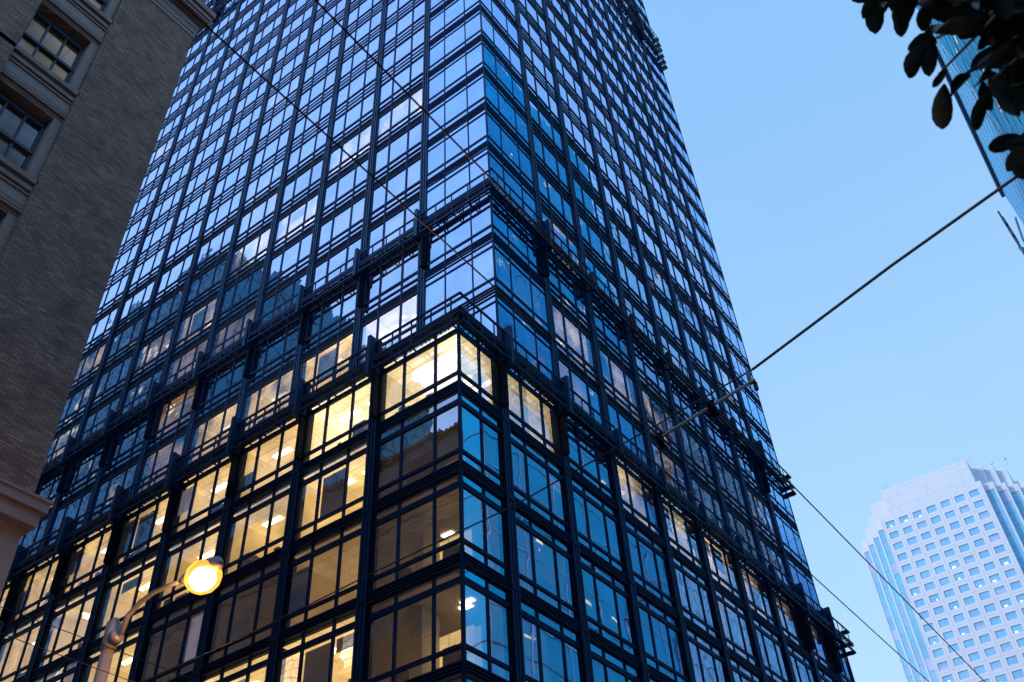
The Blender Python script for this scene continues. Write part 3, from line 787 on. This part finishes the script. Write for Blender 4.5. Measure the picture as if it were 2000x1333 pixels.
mb = MB(); mb.box(166.4, 167.6, -W1 - .6, -W1, Z0 + 128, Z0 + 141, DJ); mb.box(166.0, 166.4, -W1 - .4, -W1, Z0 + 141.01, Z0 + 143, DJ)
for z in (134, 138): mb.box(165.2, 166.39, -W1 - .5, -W1 - .1, Z0 + z, Z0 + z + .9, DJ)
mb.prism([(167, -W1 - .3, Z0 + 130), (167, -W1 - .3, Z0 + 131.2), (160, -W1 - .3, Z0 + 124.8), (160, -W1 - .3, Z0 + 123.6)], (0, .5, 0), DJ)
mb.build('roof_mast', t5)
OS = mat('grey_facade', (0.10, 0.10, 0.11), 0.7, noise=.3, nscale=.6)
t3 = grid_tower('grey_building', 'plain grey building across the street behind the camera', -70, 40, -60, -W1 - 1, Z0 + 12, OS, STEELD, 3.2, 4.0, cat='building', lw=.5)
RD = mat('teal_glass', (0.0, 0.22, 0.34), 0.3, noise=.4, nscale=.15)
t4 = grid_tower('teal_glass_building', 'dark teal glass building standing beyond the old brick building', -58, -15.6, 52.2, 115, Z0 + 63.5, RD, DJ, 1.6, 4.2, cat='building', lw=.18)
mb = MB()
for _ in range(60):
    y = 53 + 1.6 * ry.randrange(38); z = 4.2 * ry.randrange(3, 21)
    mb.box(-15.6, -15.57, y, y + 1.4, z + 1.0, z + 3.0, C_['M'] if ry.random() < .5 else C_['W'])
mb.build('lit_window', t4)
mb = MB()
for k in range(12): mb.box(-20 - k * 3.1, -18.2 - k * 3.1, 52.4, 54, Z0 + 63.5, Z0 + 64.6 + (k % 3) * .9, RD)
for k in range(16): mb.box(-16.8, -15.4, 54 + k * 3.6, 56 + k * 3.6, Z0 + 63.5, Z0 + 64.2 + (k * 7 % 4) * .9, RD)
mb.build('parapet', t4)

# ================================================================== STREET LAMP
GALV = mat('galvanised_steel', (0.26, 0.24, 0.26), 0.5, 0.4, noise=.15, nscale=6)
BULB = bpy.data.materials.new('refractor_halo'); BULB.use_nodes = True; _n = BULB.node_tree; _n.nodes.clear()
_o = _n.nodes.new('ShaderNodeOutputMaterial'); _a = _n.nodes.new('ShaderNodeAddShader'); _e = _n.nodes.new('ShaderNodeEmission'); _t = _n.nodes.new('ShaderNodeBsdfTransparent')
_e.inputs[0].default_value = (1.0, 0.40, 0.05, 1); _e.inputs[1].default_value = 1.1; _t.inputs[0].default_value = (.8, .75, .6, 1)  # orange shell glow imitates the halo round the lamp
_n.links.new(_e.outputs[0], _a.inputs[0]); _n.links.new(_t.outputs[0], _a.inputs[1]); _n.links.new(_a.outputs[0], _o.inputs[0])
lh = 17.0
top = hor(222, 1225, lh)
lamp = empty('street_lamp', (top.x, top.y, 0.15))
tag(lamp, 'galvanised street lamp with a glowing orange head in front of the lit offices', 'street lamp')
mb = MB(); mb.tube([(top.x, top.y, .15), (top.x, top.y, .6), (top.x, top.y, 5), (top.x, top.y, top.z - .15)], [.17, .15, .13, .105], GALV, 16)
for z in (top.z - 1.15, top.z - 2.3): mb.tube([(top.x, top.y, z), (top.x, top.y, z + .03)], .118, STEELD, 16)
mb.build('pole', lamp, True)
mb = MB(); mb.tube([(top.x, top.y, top.z - .45), (top.x, top.y, top.z + .06)], .13, GALV, 16)
mb.tube([(top.x, top.y, top.z + .06), (top.x, top.y, top.z + .16)], [.10, .05], GALV, 12)
mb.tube([(top.x, top.y - .10, top.z - .28), (top.x, top.y - .22, top.z - .22)], .12, GALV, 14); mb.build('bracket', lamp, True)
ap = [(222 + 14, 1238), (250, 1203), (275, 1176), (300, 1158), (330, 1144), (352, 1136)]
pts = []
for u, v in ap:
    r = ray(u, v); t = (top.x - CAM.x) / r.x; pts.append(CAM + r * t)
mb = MB(); mb.tube(pts, [.052, .048, .044, .041, .038, .035], GALV, 10); mb.build('arm', lamp, True)
r = ray(398, 1122); hc = CAM + r * ((top.x - CAM.x) / r.x)
dr = (hc - pts[-1]); dr.z = 0; dr.normalize()
mb = MB()
hs = [pts[-1], pts[-1] + (hc - pts[-1]) * .25 + Vector((0, 0, .03)), hc + Vector((0, 0, .12)) - dr * .05, hc + dr * .33 + Vector((0, 0, .08)), hc + dr * .45 + Vector((0, 0, .03))]
mb.tube(hs, [.045, .09, .16, .12, .03], GALV, 12); mb.build('housing', lamp, True)
mb = MB(); cpt = hc + Vector((0, 0, -.05))
rings = []
for k in range(9):
    a = math.pi * k / 8; rings.append((cpt + dr * (-.33 * math.cos(a)), max(.012, .29 * math.sin(a))))
mb.tube([q[0] for q in rings], [q[1] for q in rings], BULB, 16)
mb.build('refractor', lamp, True)
HOT = mat('arc_tube_glare', (1, 1, 1), emit=(1.0, 0.72, 0.30), es=40.0)  # enlarged white-hot core imitates the glare of the lamp
mb = MB(); rings = []
for k in range(9):
    a = math.pi * k / 8; rings.append((cpt + Vector((0, 0, -.04)) + dr * (-.24 * math.cos(a)), max(.01, .20 * math.sin(a))))
mb.tube([q[0] for q in rings], [q[1] for q in rings], HOT, 16); mb.build('arc_tube', lamp, True)
pl = bpy.data.lights.new('lamp_light', 'POINT'); pl.energy = 320; pl.color = (1.0, .42, .10); pl.shadow_soft_size = .25
po = bpy.data.objects.new('lamp_light', pl); SC.collection.objects.link(po); po.location = cpt + Vector((0, 0, -.35))
po.parent = lamp; po.matrix_parent_inverse = lamp.matrix_world.inverted()

# ================================================================== OVERHEAD WIRES
CB = mat('copper_wire', (0.05, 0.035, 0.03), 0.35, 0.6)
BK = mat('black_cable', (0.012, 0.014, 0.02), 0.6)
zw = CAM.z + 4.5
for (y, nm, lb) in ((-16.03, 'a', 'trolley wire running from the brick cornice across the tower, lower of the two'), (-16.56, 'b', 'trolley wire running down across the tower, upper of the two')):
    mb = MB(); mb.tube([(-120, y, zw), (-21.5, y, zw), (-16.9, y, zw + .02), (60, y, zw), (200, y, zw)], .0058, CB, 6)
    tag(mb.build('trolley_wire'), lb, 'overhead wire', 'trolley wires over the street')
span = [(2000, 335, 5.0), (1740, 520, 5.0), (1470, 722, 5.0), (1290, 826, 4.98), (1000, 990, 5.0), (905, 1035, 5.05), (727, 1120, 5.15), (480, 1243, 5.35), (278, 1333, 5.55)]
P = [onz(u, v, CAM.z + dz) for u, v, dz in span]
P = [P[0] + (P[0] - P[1]) * 6] + P + [P[-1] + (P[-1] - P[-2]) * 0.8]
mb = MB(); mb.tube([P[0], P[1], P[2], P[3]], .013, BK, 6); mb.tube(P[3:], .0085, BK, 6)
tag(mb.build('span_wire'), 'black span wire slanting up from lower left to the right edge against the sky', 'overhead wire')
zb_ = CAM.z + 4.62
a, c = onz(1284, 858, zb_), onz(1474, 742, zb_)
sb = empty('wire_spreader', a); tag(sb, 'grey spreader tube with hangers holding the two trolley wires', 'wire fitting')
mb = MB(); mb.tube([a, c], .013, GALV, 8); mb.build('tube', sb)
for u, v in ((1289, 855), (1389, 792)):
    q = onz(u, v, zb_); mb = MB(); mb.tube([q + Vector((0, 0, .03)), q - Vector((0, 0, .07)), Vector((q.x, q.y, zw + .005))], [.035, .03, .014], STEELD, 8)
    mb.tube([q + Vector((-.09, 0, -.05)), q + Vector((.09, 0, -.05))], .016, STEELD, 6); mb.build('wire_clamp', sb)
for u, v, u2, v2 in ((1466, 748, 1460, 728), (1300, 848, 1293, 824)):
    q = onz(u, v, zb_); q2 = onz(u2, v2, CAM.z + 4.98); mb = MB(); mb.tube([q, q2], [.02, .016], BK, 7); mb.build('hanger', sb)
mb = MB(); q = onz(1474, 748, zb_); mb.tube([q, q - Vector((0, 0, .07))], .018, BK, 7); mb.build('end_knob', sb)
# poles that carry the span wire, outside the picture
for q, nm in ((P[0], 'wire pole on the near pavement'), (P[-1], 'wire pole on the far pavement')):
    mb = MB(); mb.tube([(q.x, q.y, 0), (q.x, q.y, q.z + .3)], [.14, .10], GALV, 12); tag(mb.build('wire_pole'), nm + ' holding the end of the span wire', 'pole')
mb = MB()
for (u, v, u2, v2) in ((180, 1253, 392, 1333), (180, 1303, 262, 1333)):
    p, q = onz(u, v, CAM.z + 5.6), onz(u2, v2, CAM.z + 5.6); mb.tube([p + (p - q) * 3, q + (q - p) * 6], .006, BK, 5)
tag(mb.build('feeder_wire'), 'pair of thin feeder wires crossing behind the lamp pole at the bottom', 'overhead wire')

# ================================================================== STREET TREE (leaves top right)
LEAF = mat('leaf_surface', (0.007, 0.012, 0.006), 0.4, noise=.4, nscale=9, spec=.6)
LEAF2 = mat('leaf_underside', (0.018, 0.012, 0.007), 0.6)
BARK = mat('bark', (0.05, 0.04, 0.03), 0.9, noise=.4, nscale=8)
TX, TY = CAM.x + 3.3, CAM.y - 2.35
tree = empty('street_tree', (TX, TY, 0.15)); tag(tree, 'broad-leaved evergreen street tree whose dark glossy leaves hang into the top right corner', 'tree')
rt_ = random.Random(21)
def leaf(mb, base, d, nrm, ln, wd, m):
    d = d.normalized(); sd_ = d.cross(nrm).normalized(); nn = sd_.cross(d).normalized()
    prof_ = [(0, .10), (.12, .45), (.32, .85), (.55, 1.0), (.76, .92), (.91, .58), (1, .08)]
    cup = rt_.uniform(.05, .22); curl = rt_.uniform(-.25, .35)
    L_, R_, M_ = [], [], []
    for t, q in prof_:
        c0 = base + d * (ln * t) + nn * (-curl * ln * t * t)
        L_.append(c0 + sd_ * (wd * q / 2) + nn * (cup * wd * q)); R_.append(c0 - sd_ * (wd * q / 2) + nn * (cup * wd * q)); M_.append(c0)
    b = len(mb.v); i = mb.mi(m); k = len(prof_)
    mb.v += [tuple(p) for p in L_ + M_ + R_]
    for j in range(k - 1):
        mb.f.append((b + j, b + j + 1, b + k + j + 1, b + k + j)); mb.m.append(i)
        mb.f.append((b + k + j, b + k + j + 1, b + 2 * k + j + 1, b + 2 * k + j)); mb.m.append(i)
fol, br_ = MB(), MB()
hub = Vector((TX - .55, TY + .35, 4.1))
br_.tube([(TX, TY, .15), (TX + .03, TY, 1.5), (TX - .06, TY + .05, 2.9), (TX - .2, TY + .12, 3.5), hub], [.13, .11, .095, .08, .06], BARK, 10)
# tips of twigs: picked so that the bough reaches over the photographer's head
tips = []
for (u, v, dist, nl, dn_) in ((1722, -12, 3.9, 7, .5), (1768, -8, 3.7, 8, .7), (1810, 8, 3.8, 9, .7), (1818, 92, 3.5, 5, .3), (1833, 158, 3.6, 1, .5), (1850, -12, 4.0, 8, .4),
                     (1890, 0, 3.9, 8, .4), (1945, 35, 3.8, 8, .6), (1915, 150, 3.5, 3, .4), (1975, 100, 3.7, 6, .5), (1990, 20, 3.7, 12, .4), (2015, 165, 3.5, 6, .5), (1952, 225, 3.8, 0, .4),
                     (2015, 300, 3.4, 4, .2), (2030, 245, 3.5, 4, .3), (1960, -20, 3.9, 12, .5), (1900, -40, 4.1, 12, .5), (1820, -45, 4.0, 10, .5), (2040, 120, 3.5, 12, .5), (2050, 40, 3.6, 12, .5),
                     (1960, 85, 3.8, 8, .4), (2005, 60, 3.5, 9, .6), (1750, -20, 3.6, 7, .8), (1930, 175, 3.4, 5, .4), (2008, 298, 3.5, 3, .3), (1900, 150, 3.6, 3, .3), (1985, 130, 3.6, 7, .5), (2025, 170, 3.3, 7, .5), (1930, -10, 3.5, 9, .8)):
    r = ray(u, v - 12); tips.append((CAM + r * dist, nl, dn_))
# the rest of the crown, a rough ellipsoid above the trunk
boughs = []
for k in range(9):
    a = 2 * math.pi * k / 9 + .3; e2 = rt_.uniform(.5, 1.2)
    st0 = Vector((TX - .2, TY + .12, 3.5)) if k % 2 else hub
    q1 = st0 + Vector((math.cos(a) * .7, math.sin(a) * .7, .5 + e2 * .4)); q2 = q1 + Vector((math.cos(a + .3) * .7, math.sin(a + .3) * .7, .5 * e2 + .2)); q3 = q2 + Vector((math.cos(a) * .4, math.sin(a) * .4, .5))
    keep = [st0]
    for q in (q1, q2, q3):
        pq = proj(*q)
        if pq and pq[0] < 2080 and pq[1] > -90: break
        keep.append(q)
    if len(keep) > 1:
        br_.tube(keep, [.05, .035, .024, .012][:len(keep)], BARK, 6); boughs += keep[1:]
boughs += [hub, hub.lerp(CAM + ray(1960, 10) * 3.9, .35), hub.lerp(CAM + ray(1960, 10) * 3.9, .65)]
br_.tube([hub, boughs[-2], boughs[-1]], [.045, .032, .02], BARK, 7)
for k in range(420):
    a = rt_.uniform(0, 2 * math.pi); c2 = rt_.uniform(-.75, 1); rr_ = rt_.uniform(.35, 1) ** .5
    hh = math.sqrt(max(0, 1 - c2 * c2)) * rr_
    p = Vector((TX + .35 + 2.1 * hh * math.cos(a), TY - .25 + 2.1 * hh * math.sin(a), 5.5 + 1.9 * c2 * rr_))
    q = proj(*p)
    if q and q[0] < 2110 and q[1] > -120: continue
    tips.append((p, 10, .3))
for p, nl, dn_ in tips:
    hb = min(boughs, key=lambda q: (q - p).length)
    md = hb.lerp(p, .5) + Vector((rt_.uniform(-.12, .12), rt_.uniform(-.12, .12), rt_.uniform(0, .15)))
    br_.tube([hb, md, p], [.014, .009, .004], BARK, 5)
    for j in range(nl):
        a = 2 * math.pi * (j / max(nl, 1)) + rt_.uniform(-.3, .3)
        out = Vector((math.cos(a), math.sin(a), 0)) + Vector((0, 0, -rt_.uniform(dn_ * .6, dn_ * 2.2)))
        out += (p - hb).normalized() * rt_.uniform(.0, .5)
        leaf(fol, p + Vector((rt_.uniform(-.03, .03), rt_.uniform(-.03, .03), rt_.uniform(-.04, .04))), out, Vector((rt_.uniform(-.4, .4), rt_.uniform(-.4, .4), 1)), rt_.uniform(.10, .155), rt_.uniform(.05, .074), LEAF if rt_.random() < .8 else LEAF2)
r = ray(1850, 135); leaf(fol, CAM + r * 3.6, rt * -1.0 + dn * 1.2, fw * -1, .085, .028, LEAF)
fol.build('crown', tree, True); br_.build('trunk', tree, True)

# ================================================================== GROUND
ASP = mat('asphalt', (0.05, 0.05, 0.052), 0.85, noise=.3, nscale=2); PAVE = mat('pavement_concrete', (0.22, 0.22, 0.22), 0.85, noise=.2, nscale=2)
GR = mat('city_ground', (0.10, 0.10, 0.10), 0.9, noise=.2)
def st(name, boxes, m):
    mb = MB()
    for b in boxes: mb.box(*b, m)
    tag(mb.build(name), kind='structure')
st('ground', [(-900, 900, -900, 900, -1, -.02)], GR)
st('road', [(-300, 300, -17.2, -4, -.015, 0), (-11.5, -3.6, -4, 300, -.015, 0), (-11.5, -3.6, -300, -17.2, -.015, 0)], ASP)
st('pavement', [(-300, -11.5, -4, 0, -.015, .15), (-3.6, 300, -4, 0, -.015, .15), (-300, -11.5, -31, -17.2, -.015, .15), (-3.6, 300, -31, -17.2, -.015, .15),
                (-15.1, -11.5, 0, 200, -.015, .15), (-3.6, 0, 0, 200, -.015, .15)], PAVE)
WL = mat('road_paint', (.7, .7, .68), .7)
st('road_marking', [(x, x + 3, -10.7, -10.55, .002, .006) for x in range(-100, 100, 9)] + [(-2.8 + 0, -2.4, -16.5, -4.6, .002, .006)], WL)
